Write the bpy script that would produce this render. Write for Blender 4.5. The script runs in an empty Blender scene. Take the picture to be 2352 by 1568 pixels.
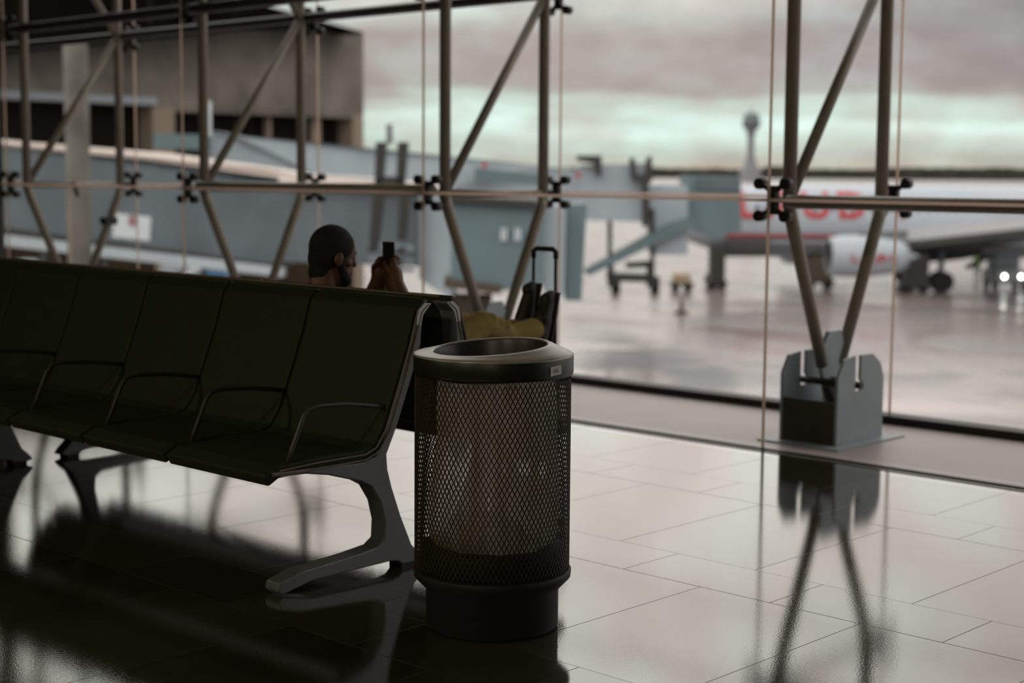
import bpy, bmesh, math, random
from mathutils import Vector, Matrix
random.seed(7)
SC = bpy.context.scene
COL = SC.collection
PI = math.pi
V = Vector

# ------------------------------------------------------------------ camera
F = 3600.0
TH, PT, RO = math.radians(46.5), math.radians(6.15), math.radians(.42)
EYE = V((0, 0, 1.44))
FW = V((-math.cos(TH)*math.cos(PT), math.sin(TH)*math.cos(PT), -math.sin(PT)))
_r = FW.cross(V((0, 0, 1))).normalized(); _u = _r.cross(FW)
RT = _r*math.cos(RO) + _u*math.sin(RO)
UP = -_r*math.sin(RO) + _u*math.cos(RO)
FH = V((FW.x, FW.y, 0)).normalized()          # horizontal viewing direction
RH = V((FH.y, -FH.x, 0))                      # horizontal, to the right
cd = bpy.data.cameras.new('camera'); cam = bpy.data.objects.new('camera', cd); COL.objects.link(cam)
M3 = Matrix((RT, UP, -FW)).transposed()
cam.matrix_world = Matrix.Translation(EYE) @ M3.to_4x4()
cd.sensor_width = 36; cd.lens = F/2352*36; cd.clip_end = 20000; cd.clip_start = .05
cd.dof.use_dof = True; cd.dof.focus_distance = 4.95; cd.dof.aperture_fstop = 2.0
SC.camera = cam
SC.view_settings.view_transform = 'Standard'; SC.view_settings.look = 'None'
SC.view_settings.exposure = 0; SC.view_settings.gamma = 1; SC.view_settings.use_curve_mapping = False

def at(px, py, d):
    """world point seen at photograph pixel px, py, at depth d metres"""
    return EYE + (FW + RT*((px-1176)/F) - UP*((py-784)/F))*d

def ground(px, py, z=-4.9):
    r = FW + RT*((px-1176)/F) - UP*((py-784)/F)
    return EYE + r*((z-EYE.z)/r.z)

# ------------------------------------------------------------------ materials
def mat(name, col, rough=.5, metal=0, spec=.5, var=0, vscale=8, bump=0, bscale=60, emit=None, estr=0, ior=None):
    m = bpy.data.materials.new(name); m.use_nodes = True
    nt = m.node_tree; N = nt.nodes; L = nt.links
    b = N['Principled BSDF']
    b.inputs['Base Color'].default_value = (*col, 1)
    b.inputs['Roughness'].default_value = rough
    b.inputs['Metallic'].default_value = metal
    b.inputs['Specular IOR Level'].default_value = spec
    if ior: b.inputs['IOR'].default_value = ior
    tc = N.new('ShaderNodeTexCoord')
    if var or True:
        v = var or .04
        n = N.new('ShaderNodeTexNoise'); n.inputs['Scale'].default_value = vscale; n.inputs['Detail'].default_value = 4
        L.new(tc.outputs['Object'], n.inputs['Vector'])
        r = N.new('ShaderNodeValToRGB')
        r.color_ramp.elements[0].position = .3; r.color_ramp.elements[1].position = .7
        r.color_ramp.elements[0].color = (*[c*(1-v) for c in col], 1)
        r.color_ramp.elements[1].color = (*[min(1, c*(1+v)) for c in col], 1)
        L.new(n.outputs['Fac'], r.inputs['Fac']); L.new(r.outputs['Color'], b.inputs['Base Color'])
    if bump:
        n2 = N.new('ShaderNodeTexNoise'); n2.inputs['Scale'].default_value = bscale; n2.inputs['Detail'].default_value = 3
        L.new(tc.outputs['Object'], n2.inputs['Vector'])
        bp = N.new('ShaderNodeBump'); bp.inputs['Strength'].default_value = bump; bp.inputs['Distance'].default_value = .01
        L.new(n2.outputs['Fac'], bp.inputs['Height']); L.new(bp.outputs['Normal'], b.inputs['Normal'])
    if emit:
        b.inputs['Emission Color'].default_value = (*emit, 1); b.inputs['Emission Strength'].default_value = estr
    return m

M = {}
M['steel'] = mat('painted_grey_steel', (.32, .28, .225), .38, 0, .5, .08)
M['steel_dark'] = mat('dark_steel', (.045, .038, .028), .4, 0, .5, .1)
M['clamp'] = mat('clamp_metal', (.02, .018, .013), .45)
M['rod'] = mat('stainless_rod', (.42, .36, .30), .3, .6)
M['joint'] = mat('glass_edge_seal', (.62, .52, .46), .35, .2)
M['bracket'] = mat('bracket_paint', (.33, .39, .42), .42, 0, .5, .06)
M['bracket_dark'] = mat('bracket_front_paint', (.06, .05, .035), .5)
M['sill'] = mat('dark_sill', (.02, .017, .01), .6)
M['trim'] = mat('polished_trim', (.75, .75, .72), .18, .8)
M['ledge'] = mat('cavity_floor', (.40, .335, .33), .42, 0, .45, .06, 3)
M['black_leather'] = mat('black_upholstery', (.017, .0225, .010), .62, 0, .25, .1, 30)
M['piping'] = mat('piping_tan', (.20, .15, .11), .5)
M['alu'] = mat('cast_aluminium', (.14, .145, .15), .42, .35, .5, .06, 14)
M['arm_mid'] = mat('dark_alu_armrest', (.05, .05, .046), .45, .2)
M['arm_shade'] = mat('shaded_armrest', (.018, .02, .012), .6)  # inner armrests: same metal, shade put into a darker copy
M['alu_bright'] = mat('cast_aluminium_cap', (.45, .46, .47), .35, .4)
M['bin_lid'] = mat('bin_lid', (.33, .30, .265), .30, .15, .5, .05)
M['bin_base'] = mat('bin_base_metal', (.010, .010, .006), .6, 0, .3)
M['throat'] = mat('lid_throat', (.035, .033, .03), .35, 0, .5)  # dark colour stands for the shade inside the lid opening
M['bin_band'] = mat('bin_band', (.012, .013, .008), .38, .1, .5)
M['bin_metal'] = mat('bin_mesh_metal', (.040, .029, .016), .55, .3, .4)
M['label'] = mat('white_label', (.75, .75, .75), .5)
M['label_print'] = mat('label_print', (.3, .32, .36), .5)
M['rubbish'] = mat('rubbish', (.05, .04, .03), .7, var=.5, vscale=20)
M['skin'] = mat('skin', (.14, .058, .028), .5)
M['hair'] = mat('hair', (.007, .0055, .003), .8, bump=.6, bscale=220)
M['shirt'] = mat('dark_shirt', (.025, .022, .018), .8)
M['collar'] = mat('grey_collar', (.25, .27, .3), .8)
M['khaki'] = mat('khaki_cotton', (.36, .26, .09), .85, 0, .2, .15, 12, .5, 25)
M['shoe'] = mat('black_shoe', (.018, .014, .009), .55)
M['sole'] = mat('shoe_sole', (.03, .022, .015), .7)
M['phone'] = mat('phone_case', (.01, .01, .008), .35)
M['suitcase'] = mat('suitcase_shell', (.02, .02, .02), .5, bump=.3)
M['handle'] = mat('telescopic_handle', (.05, .05, .05), .3, .6)
M['wall_in'] = mat('interior_wall', (.10, .09, .07), .8, bump=.2, bscale=6)
M['ceil_in'] = mat('interior_ceiling', (.06, .05, .04), .8)
M['concrete'] = mat('facade_concrete', (.185, .168, .15), .8, 0, .15, .34, .5, .3, 2)
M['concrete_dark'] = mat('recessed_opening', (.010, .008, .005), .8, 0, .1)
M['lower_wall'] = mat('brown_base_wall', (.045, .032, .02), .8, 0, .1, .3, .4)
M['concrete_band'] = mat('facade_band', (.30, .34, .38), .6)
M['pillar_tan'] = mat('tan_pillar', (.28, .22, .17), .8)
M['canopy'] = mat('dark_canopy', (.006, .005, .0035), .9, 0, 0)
M['column'] = mat('concrete_column', (.15, .14, .125), .7, 0, .2, .4, .9)
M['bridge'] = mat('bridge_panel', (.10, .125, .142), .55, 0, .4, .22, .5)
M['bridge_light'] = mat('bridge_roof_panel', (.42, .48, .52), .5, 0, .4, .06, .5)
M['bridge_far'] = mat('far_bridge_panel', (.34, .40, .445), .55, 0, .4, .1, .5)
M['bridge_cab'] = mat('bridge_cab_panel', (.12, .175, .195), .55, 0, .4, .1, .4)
M['roofedge'] = mat('pale_roof_edge', (.74, .65, .60), .4, 0, .5)
M['under'] = mat('dark_undercarriage', (.025, .024, .02), .6)
M['under_brown'] = mat('brown_skirt', (.07, .05, .035), .7)
M['rubber'] = mat('tyre_rubber', (.012, .012, .01), .8)
M['sign'] = mat('white_sign', (.62, .68, .72), .5)
M['red'] = mat('red_paint', (.42, .03, .035), .45)
M['sign_red'] = mat('faded_red', (.30, .12, .14), .5)
M['blue'] = mat('blue_paint', (.06, .17, .34), .5)
M['plane'] = mat('aircraft_white', (.38, .425, .475), .35, 0, .5, .03, .3)
M['plane_belly'] = mat('aircraft_belly_shade', (.14, .15, .16), .5)  # shade on the lower fuselage put into a darker grey
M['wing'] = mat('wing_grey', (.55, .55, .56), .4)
M['wing_shade'] = mat('underwing_shade', (.05, .05, .045), .6)  # near-black colour holds the shade under the wing
M['window_dark'] = mat('cabin_window', (.03, .035, .04), .2)
M['tower'] = mat('tower_concrete', (.20, .20, .21), .8)
M['tower_glass'] = mat('tower_cab', (.10, .12, .13), .5)
M['tree'] = mat('treeline', (.04, .04, .03), .9, 0, .2, .3, .03)
M['hivis'] = mat('hi_vis', (.45, .85, .12), .7)
M['vehicle'] = mat('vehicle_paint', (.16, .17, .18), .5)
M['beige'] = mat('beige_load', (.35, .26, .17), .7)
M['lamp'] = mat('headlamp', (1, 1, .95), .3, emit=(.95, 1, .92), estr=22)
M['fill_lamp'] = mat('fill_lamp_glow', (1, 1, .9), .4, emit=(1, .88, .58), estr=80)  # glow of the added, unseen fill lamps

def mat_bag():
    m = bpy.data.materials.new('bin_liner'); m.use_nodes = True
    nt = m.node_tree; N = nt.nodes; L = nt.links; N.clear()
    o = N.new('ShaderNodeOutputMaterial')
    tc = N.new('ShaderNodeTexCoord')
    mp = N.new('ShaderNodeMapping'); mp.inputs['Scale'].default_value = (9, 9, 1.2)
    n = N.new('ShaderNodeTexNoise'); n.inputs['Scale'].default_value = 2.2; n.inputs['Detail'].default_value = 3
    r = N.new('ShaderNodeValToRGB')
    r.color_ramp.elements[0].position = .3; r.color_ramp.elements[0].color = (.66, .50, .32, 1)
    r.color_ramp.elements[1].position = .6; r.color_ramp.elements[1].color = (.97, .93, .88, 1)
    L.new(tc.outputs['Object'], mp.inputs['Vector']); L.new(mp.outputs['Vector'], n.inputs['Vector']); L.new(n.outputs['Fac'], r.inputs['Fac'])
    d = N.new('ShaderNodeBsdfDiffuse'); t = N.new('ShaderNodeBsdfTranslucent'); g = N.new('ShaderNodeBsdfGlossy'); g.inputs['Roughness'].default_value = .4
    L.new(r.outputs['Color'], d.inputs['Color']); L.new(r.outputs['Color'], t.inputs['Color'])
    tr = N.new('ShaderNodeBsdfTransparent')
    m1 = N.new('ShaderNodeMixShader'); m1.inputs[0].default_value = .62
    L.new(d.outputs[0], m1.inputs[1]); L.new(t.outputs[0], m1.inputs[2])
    m2 = N.new('ShaderNodeMixShader'); m2.inputs[0].default_value = .05
    L.new(m1.outputs[0], m2.inputs[1]); L.new(g.outputs[0], m2.inputs[2])
    m3 = N.new('ShaderNodeMixShader'); m3.inputs[0].default_value = .36
    L.new(m2.outputs[0], m3.inputs[1]); L.new(tr.outputs[0], m3.inputs[2])
    L.new(m3.outputs[0], o.inputs['Surface'])
    return m
M['bag'] = mat_bag()
def mat_edge(name, col):
    m = bpy.data.materials.new(name); m.use_nodes = True
    nt = m.node_tree; N = nt.nodes; L = nt.links; N.clear()
    o = N.new('ShaderNodeOutputMaterial'); d = N.new('ShaderNodeBsdfDiffuse'); t = N.new('ShaderNodeBsdfTranslucent')
    d.inputs['Color'].default_value = (*col, 1); t.inputs['Color'].default_value = (*col, 1)
    n = N.new('ShaderNodeTexNoise'); n.inputs['Scale'].default_value = 3
    mx = N.new('ShaderNodeMixShader'); r = N.new('ShaderNodeMapRange'); r.inputs[3].default_value = .6; r.inputs[4].default_value = .8
    L.new(n.outputs['Fac'], r.inputs[0]); L.new(r.outputs[0], mx.inputs[0]); L.new(d.outputs[0], mx.inputs[1]); L.new(t.outputs[0], mx.inputs[2]); L.new(mx.outputs[0], o.inputs['Surface'])
    return m
M['joint'] = mat_edge('glass_edge', (.92, .80, .72)); M['rod'] = mat_edge('seal_strip', (.90, .78, .68))

def math_node(nt, op, a, b=None, c=None):
    n = nt.nodes.new('ShaderNodeMath'); n.operation = op
    for i, v in enumerate((a, b, c)):
        if v is None: continue
        if isinstance(v, (int, float)): n.inputs[i].default_value = v
        else: nt.links.new(v, n.inputs[i])
    return n.outputs[0]

def mat_glass():
    m = bpy.data.materials.new('clear_glazing'); m.use_nodes = True
    nt = m.node_tree; N = nt.nodes; L = nt.links; N.clear()
    o = N.new('ShaderNodeOutputMaterial')
    tr = N.new('ShaderNodeBsdfTransparent')
    gg = N.new('ShaderNodeNewGeometry'); vd = N.new('ShaderNodeVectorMath'); vd.operation = 'DOT_PRODUCT'
    L.new(gg.outputs['Normal'], vd.inputs[0]); L.new(gg.outputs['Incoming'], vd.inputs[1])
    ln = math_node(nt, 'DIVIDE', 1.0, math_node(nt, 'MAXIMUM', math_node(nt, 'ABSOLUTE', vd.outputs['Value']), .12))
    cc = N.new('ShaderNodeCombineColor')
    for i_, q_ in enumerate((.915, .92, .91)): L.new(math_node(nt, 'POWER', q_, ln), cc.inputs[i_])      # tint grows with the path through the glass
    L.new(cc.outputs[0], tr.inputs['Color'])
    g = N.new('ShaderNodeBsdfGlossy'); g.inputs['Roughness'].default_value = .02
    fr = N.new('ShaderNodeFresnel'); fr.inputs['IOR'].default_value = 1.25
    mx = N.new('ShaderNodeMixShader')
    gm = N.new('ShaderNodeNewGeometry')
    mi = N.new('ShaderNodeMix'); mi.data_type = 'FLOAT'; mi.inputs[2].default_value = 1.25; mi.inputs[3].default_value = 1/1.25
    L.new(gm.outputs['Backfacing'], mi.inputs[0]); L.new(mi.outputs[0], fr.inputs['IOR'])   # a thin pane reflects the same from both sides
    L.new(fr.outputs[0], mx.inputs[0]); L.new(tr.outputs[0], mx.inputs[1]); L.new(g.outputs[0], mx.inputs[2])
    L.new(mx.outputs[0], o.inputs['Surface'])
    return m
M['glass'] = mat_glass()

def mat_floor():
    m = bpy.data.materials.new('polished_stone_tiles'); m.use_nodes = True
    nt = m.node_tree; N = nt.nodes; L = nt.links
    b = N['Principled BSDF']
    geo = N.new('ShaderNodeNewGeometry'); sp = N.new('ShaderNodeSeparateXYZ'); L.new(geo.outputs['Position'], sp.inputs[0])
    X, Y = sp.outputs[0], sp.outputs[1]
    y1 = math_node(nt, 'FLOORED_MODULO', math_node(nt, 'SUBTRACT', Y, 3.38), 1.31)
    nar = math_node(nt, 'GREATER_THAN', y1, .98)
    x1 = math_node(nt, 'FLOORED_MODULO', math_node(nt, 'ADD', math_node(nt, 'ADD', X, 3.22), math_node(nt, 'MULTIPLY', nar, .35)), .64)
    w = .0024
    l1 = math_node(nt, 'LESS_THAN', math_node(nt, 'MINIMUM', y1, math_node(nt, 'ABSOLUTE', math_node(nt, 'SUBTRACT', y1, .98))), w)
    l2 = math_node(nt, 'LESS_THAN', x1, w*1.5)
    line = math_node(nt, 'MAXIMUM', l1, l2)
    # tile to tile tint
    idx = math_node(nt, 'FLOOR', math_node(nt, 'DIVIDE', math_node(nt, 'ADD', math_node(nt, 'ADD', X, 3.22), math_node(nt, 'MULTIPLY', nar, .35)), .64))
    idy = math_node(nt, 'FLOOR', math_node(nt, 'DIVIDE', math_node(nt, 'SUBTRACT', Y, 3.38), 1.31))
    cv = N.new('ShaderNodeCombineXYZ'); L.new(idx, cv.inputs[0]); L.new(idy, cv.inputs[1]); L.new(nar, cv.inputs[2])
    wn = N.new('ShaderNodeTexWhiteNoise'); L.new(cv.outputs[0], wn.inputs['Vector'])
    n = N.new('ShaderNodeTexNoise'); n.inputs['Scale'].default_value = 3.5; n.inputs['Detail'].default_value = 6
    L.new(geo.outputs['Position'], n.inputs['Vector'])
    n2 = N.new('ShaderNodeTexNoise'); n2.inputs['Scale'].default_value = 160; n2.inputs['Detail'].default_value = 3
    L.new(geo.outputs['Position'], n2.inputs['Vector'])
    ramp = N.new('ShaderNodeValToRGB')
    ramp.color_ramp.elements[0].position = .25; ramp.color_ramp.elements[0].color = (.026, .021, .013, 1)
    ramp.color_ramp.elements[1].position = .8; ramp.color_ramp.elements[1].color = (.050, .042, .030, 1)
    L.new(math_node(nt, 'ADD', math_node(nt, 'MULTIPLY', n.outputs['Fac'], .6), math_node(nt, 'MULTIPLY', wn.outputs['Value'], .4)), ramp.inputs['Fac'])
    mx = N.new('ShaderNodeMix'); mx.data_type = 'RGBA'; L.new(line, mx.inputs[0]); L.new(ramp.outputs['Color'], mx.inputs[6]); mx.inputs[7].default_value = (.01, .009, .006, 1)
    L.new(mx.outputs[2], b.inputs['Base Color'])
    b.inputs['IOR'].default_value = 3.2
    L.new(math_node(nt, 'SUBTRACT', math_node(nt, 'SUBTRACT', .52, math_node(nt, 'MULTIPLY', wn.outputs['Value'], .15)), math_node(nt, 'MULTIPLY', line, .37)), b.inputs['Specular IOR Level'])
    rr = math_node(nt, 'ADD', .025, math_node(nt, 'MULTIPLY', n.outputs['Fac'], .04))
    L.new(math_node(nt, 'ADD', rr, math_node(nt, 'MULTIPLY', line, .5)), b.inputs['Roughness'])
    bp = N.new('ShaderNodeBump'); bp.inputs['Strength'].default_value = .12; bp.inputs['Distance'].default_value = .001
    L.new(n2.outputs['Fac'], bp.inputs['Height'])
    L.new(bp.outputs['Normal'], b.inputs['Normal'])
    return m
M['floor'] = mat_floor()

def mat_tarmac():
    m = bpy.data.materials.new('wet_apron'); m.use_nodes = True
    nt = m.node_tree; N = nt.nodes; L = nt.links
    b = N['Principled BSDF']
    geo = N.new('ShaderNodeNewGeometry')
    mp = N.new('ShaderNodeMapping'); mp.inputs['Rotation'].default_value = (0, 0, math.radians(-43.5)); mp.inputs['Scale'].default_value = (.10, .16, 1)
    L.new(geo.outputs['Position'], mp.inputs['Vector'])
    n = N.new('ShaderNodeTexNoise'); n.inputs['Scale'].default_value = 1.6; n.inputs['Detail'].default_value = 5; n.inputs['Distortion'].default_value = .6
    L.new(mp.outputs['Vector'], n.inputs['Vector'])
    r = N.new('ShaderNodeValToRGB')
    r.color_ramp.elements[0].position = .40; r.color_ramp.elements[0].color = (.07, .064, .07, 1)
    r.color_ramp.elements[1].position = .6; r.color_ramp.elements[1].color = (.36, .29, .28, 1)
    L.new(n.outputs['Fac'], r.inputs['Fac']); L.new(r.outputs['Color'], b.inputs['Base Color'])
    r2 = N.new('ShaderNodeMapRange'); r2.inputs[1].default_value = .35; r2.inputs[2].default_value = .65; r2.inputs[3].default_value = .34; r2.inputs[4].default_value = .08
    L.new(n.outputs['Fac'], r2.inputs[0]); L.new(r2.outputs[0], b.inputs['Roughness'])
    b.inputs['IOR'].default_value = 1.8
    return m
M['tarmac'] = mat_tarmac()

# ------------------------------------------------------------------ mesh helpers
class MB:
    def __init__(s): s.v = []; s.f = []; s.smooth = []
    def add(s, vs, fs, sm=False):
        o = len(s.v); s.v += [tuple(v) for v in vs]
        for f in fs: s.f.append(tuple(i+o for i in f)); s.smooth.append(sm)
    def box(s, c, d, ax=None):
        ax = ax or (V((1, 0, 0)), V((0, 1, 0)), V((0, 0, 1)))
        c = V(c); vs = [c+ax[0]*(x*d[0]/2)+ax[1]*(y*d[1]/2)+ax[2]*(z*d[2]/2) for x in (-1, 1) for y in (-1, 1) for z in (-1, 1)]
        s.add(vs, [(0, 1, 3, 2), (4, 6, 7, 5), (0, 4, 5, 1), (2, 3, 7, 6), (0, 2, 6, 4), (1, 5, 7, 3)])
        return s
    def bb(s, a, b):
        a, b = V(a), V(b); return s.box((a+b)/2, [abs(q) for q in (b-a)])
    def bar(s, a, b, w, h, up=V((0, 0, 1))):
        a, b = V(a), V(b); x = (b-a).normalized(); y = up.cross(x).normalized(); z = x.cross(y)
        return s.box((a+b)/2, ((b-a).length, w, h), (x, y, z))
    def tube(s, pts, r, n=14, cap=True):
        pts = [V(p) for p in pts]; rs = r if isinstance(r, (list, tuple)) else [r]*len(pts)
        vs = []; fs = []; prev = None
        for i, p in enumerate(pts):
            a = pts[max(0, i-1)]; b = pts[min(len(pts)-1, i+1)]
            t = (b-a).normalized()
            ref = prev if prev is not None else (V((0, 0, 1)) if abs(t.z) < .9 else V((1, 0, 0)))
            u = (ref - t*ref.dot(t)).normalized(); w = t.cross(u); prev = u
            for k in range(n):
                q = 2*PI*k/n; vs.append(p+(u*math.cos(q)+w*math.sin(q))*rs[i])
        for i in range(len(pts)-1):
            for k in range(n):
                fs.append((i*n+k, i*n+(k+1) % n, (i+1)*n+(k+1) % n, (i+1)*n+k))
        s.add(vs, fs, True)
        if cap:
            m = len(pts)-1
            s.add(vs[:n], [tuple(range(n-1, -1, -1))]); s.add(vs[m*n:], [tuple(range(n))])
        return s
    def lathe(s, prof, c=(0, 0, 0), ax=(V((1, 0, 0)), V((0, 1, 0)), V((0, 0, 1))), n=48, close=False, wob=None):
        c = V(c); vs = []; fs = []
        for i, (r, z) in enumerate(prof):
            for k in range(n):
                q = 2*PI*k/n; rr = r+(wob(q, i, r, z) if wob else 0)
                vs.append(c+ax[0]*(rr*math.cos(q))+ax[1]*(rr*math.sin(q))+ax[2]*z)
        m = len(prof)
        for i in range(m if close else m-1):
            j = (i+1) % m
            for k in range(n): fs.append((i*n+k, i*n+(k+1) % n, j*n+(k+1) % n, j*n+k))
        s.add(vs, fs, True)
        return s
    def disc(s, c, r, ax, n=32):
        c = V(c); s.add([c+ax[0]*(r*math.cos(2*PI*k/n))+ax[1]*(r*math.sin(2*PI*k/n)) for k in range(n)], [tuple(range(n))]); return s
    def prism(s, poly, d0, d1, fn):
        """poly: 2-D outline; fn(a, b, t) maps to 3-D; extruded t from d0 to d1"""
        n = len(poly)
        vs = [fn(a, b, d0) for a, b in poly]+[fn(a, b, d1) for a, b in poly]
        s.add(vs, [tuple(range(n-1, -1, -1)), tuple(range(n, 2*n))]+[(i, (i+1) % n, (i+1) % n+n, i+n) for i in range(n)])
        return s
    def ball(s, c, r, n=16, m=10, ax=None):
        c = V(c); r = (r, r, r) if isinstance(r, (int, float)) else r
        ax = ax or (V((1, 0, 0)), V((0, 1, 0)), V((0, 0, 1)))
        vs = []; fs = []
        for i in range(m+1):
            ph = PI*i/m
            for k in range(n):
                q = 2*PI*k/n
                vs.append(c+ax[0]*(r[0]*math.sin(ph)*math.cos(q))+ax[1]*(r[1]*math.sin(ph)*math.sin(q))+ax[2]*(r[2]*math.cos(ph)))
        for i in range(m):
            for k in range(n): fs.append((i*n+k, (i+1)*n+k, (i+1)*n+(k+1) % n, i*n+(k+1) % n))
        s.add(vs, fs, True); return s
    def capsule(s, a, b, r0, r1, n=12):
        a, b = V(a), V(b); t = (b-a).normalized(); pts = []; rs = []
        for k in range(5):
            q = PI/2*k/4; pts.append(a-t*(r0*math.cos(q))); rs.append(max(1e-4, r0*math.sin(q)))
        for k in range(5):
            q = PI/2*k/4; pts.append(b+t*(r1*math.sin(q))); rs.append(max(1e-4, r1*math.cos(q)))
        return s.tube(pts, rs, n, False)
    def build(s, name, m, parent=None, loc=None, bevel=0, label=None):
        me = bpy.data.meshes.new(name)
        o = bpy.data.objects.new(name, me)
        off = V((0, 0, 0))
        if parent is not None: off = parent.location.copy() if parent.parent is None else parent.location+parent.parent.location
        elif loc is not None: off = V(loc)
        bm = bmesh.new()
        vv = [bm.verts.new(V(v)-off) for v in s.v]
        for f, sm in zip(s.f, s.smooth):
            try: ff = bm.faces.new([vv[i] for i in f]); ff.smooth = sm
            except ValueError: pass
        bmesh.ops.remove_doubles(bm, verts=bm.verts, dist=1e-5)
        bmesh.ops.recalc_face_normals(bm, faces=bm.faces)
        bm.to_mesh(me); bm.free()
        me.materials.append(m)
        COL.objects.link(o)
        if parent is not None: o.parent = parent
        elif loc is not None: o.location = V(loc)
        if bevel:
            b = o.modifiers.new('bevel', 'BEVEL'); b.width = bevel; b.segments = 2; b.limit_method = 'ANGLE'; b.angle_limit = math.radians(50)
        if label: o['label'] = label
        return o

def thing(name, label, cat, loc, group=None):
    o = bpy.data.objects.new(name, None); COL.objects.link(o); o.empty_display_size = .1
    o.location = V(loc); o['label'] = label; o['category'] = cat
    if group: o['group'] = group
    return o
def tag(o, label, cat, group=None, kind=None):
    o['label'] = label; o['category'] = cat
    if group: o['group'] = group
    if kind: o['kind'] = kind
    return o
def struct(mb, name, m, bevel=0):
    o = mb.build(name, m, bevel=bevel); o['kind'] = 'structure'; return o
def dup(root, loc, label=None):
    r = root.copy(); COL.objects.link(r); r.location = V(loc)
    if label: r['label'] = label
    def rec(src, dst):
        for ch in src.children:
            c = ch.copy(); COL.objects.link(c); c.parent = dst; rec(ch, c)
    rec(root, r)
    return r
CX, CY = V((1, 0, 0)), V((0, 1, 0))

# ------------------------------------------------------------------ world sky
w = bpy.data.worlds.new('world'); SC.world = w; w.use_nodes = True
nt = w.node_tree; N = nt.nodes; L = nt.links
bg = N['Background']
tc = N.new('ShaderNodeTexCoord')
sp = N.new('ShaderNodeSeparateXYZ'); L.new(tc.outputs['Generated'], sp.inputs[0])
dx, dy, dz = sp.outputs
# azimuth component to the right of the viewing direction, and forward component
rc = math_node(nt, 'ADD', math_node(nt, 'MULTIPLY', dx, RH.x), math_node(nt, 'MULTIPLY', dy, RH.y))
fc = math_node(nt, 'ADD', math_node(nt, 'MULTIPLY', dx, FH.x), math_node(nt, 'MULTIPLY', dy, FH.y))
cmb = N.new('ShaderNodeCombineXYZ')
L.new(math_node(nt, 'MULTIPLY', rc, 3.2), cmb.inputs[0]); L.new(math_node(nt, 'MULTIPLY', fc, 3.2), cmb.inputs[1]); L.new(math_node(nt, 'MULTIPLY', dz, 22), cmb.inputs[2])
ns = N.new('ShaderNodeTexNoise'); ns.inputs['Scale'].default_value = 1.5; ns.inputs['Detail'].default_value = 5; ns.inputs['Roughness'].default_value = .55
L.new(cmb.outputs[0], ns.inputs['Vector'])
# distorted elevation selects the cloud layer
el = math_node(nt, 'ADD', dz, math_node(nt, 'MULTIPLY', math_node(nt, 'SUBTRACT', ns.outputs['Fac'], .5), .06))
el2 = math_node(nt, 'ADD', el, math_node(nt, 'MULTIPLY', rc, .02))
mr = N.new('ShaderNodeMapRange'); mr.inputs[1].default_value = 0; mr.inputs[2].default_value = .4; L.new(el2, mr.inputs[0])
ramp = N.new('ShaderNodeValToRGB'); cr = ramp.color_ramp
LAY = [(0, (.60, .52, .46)), (.004, (.58, .56, .49)), (.016, (.55, .59, .53)), (.026, (.64, .74, .68)), (.034, (.76, .87, .82)), (.040, (.60, .66, .61)),
       (.047, (.60, .64, .60)), (.054, (.46, .43, .41)), (.072, (.47, .42, .42)), (.088, (.50, .46, .45)), (.105, (.66, .72, .69)),
       (.125, (.90, .85, .83)), (.155, (1.50, 1.40, 1.36)), (.20, (1.75, 1.66, 1.58)), (.27, (1.5, 1.40, 1.32)), (.38, (1.75, 1.68, 1.65))]
while len(cr.elements) > 1: cr.elements.remove(cr.elements[-1])
cr.elements[0].position = 0; cr.elements[0].color = (*LAY[0][1], 1)
for z, c in LAY[1:]:
    e = cr.elements.new(z/.4); e.color = (*c, 1)
L.new(mr.outputs[0], ramp.inputs['Fac'])
# darker, more violet towards the right
dk = N.new('ShaderNodeMapRange'); dk.inputs[1].default_value = .10; dk.inputs[2].default_value = .36; L.new(rc, dk.inputs[0])
up_ = N.new('ShaderNodeMapRange'); up_.inputs[1].default_value = .04; up_.inputs[2].default_value = .10; L.new(dz, up_.inputs[0])
mxr = N.new('ShaderNodeMix'); mxr.data_type = 'RGBA'
dn_ = N.new('ShaderNodeMapRange'); dn_.inputs[1].default_value = .11; dn_.inputs[2].default_value = .16; dn_.inputs[3].default_value = 1; dn_.inputs[4].default_value = .34; L.new(dz, dn_.inputs[0])
L.new(math_node(nt, 'MULTIPLY', math_node(nt, 'MULTIPLY', dk.outputs[0], up_.outputs[0]), dn_.outputs[0]), mxr.inputs[0])
L.new(ramp.outputs['Color'], mxr.inputs[6]); mxr.inputs[7].default_value = (.21, .195, .22, 1)
# soft bright and dark patches higher up
n3 = N.new('ShaderNodeTexNoise'); n3.inputs['Scale'].default_value = 1.2; n3.inputs['Detail'].default_value = 2
cm3 = N.new('ShaderNodeCombineXYZ'); L.new(math_node(nt, 'MULTIPLY', rc, 15), cm3.inputs[0]); L.new(math_node(nt, 'MULTIPLY', fc, 3), cm3.inputs[1]); L.new(math_node(nt, 'MULTIPLY', dz, 26), cm3.inputs[2])
L.new(cm3.outputs[0], n3.inputs['Vector'])
pm = N.new('ShaderNodeMapRange'); pm.inputs[1].default_value = .35; pm.inputs[2].default_value = .68; pm.inputs[3].default_value = .88; pm.inputs[4].default_value = 1.22; L.new(n3.outputs['Fac'], pm.inputs[0])
tn = N.new('ShaderNodeMapRange'); tn.inputs[1].default_value = .44; tn.inputs[2].default_value = .62; L.new(n3.outputs['Fac'], tn.inputs[0])
tm_ = N.new('ShaderNodeMix'); tm_.data_type = 'RGBA'; L.new(tn.outputs[0], tm_.inputs[0]); tm_.inputs[6].default_value = (1.05, .975, .965, 1); tm_.inputs[7].default_value = (.97, 1.04, 1.02, 1)
tv = N.new('ShaderNodeVectorMath'); tv.operation = 'MULTIPLY'; L.new(mxr.outputs[2], tv.inputs[0]); L.new(tm_.outputs[2], tv.inputs[1])
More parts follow.
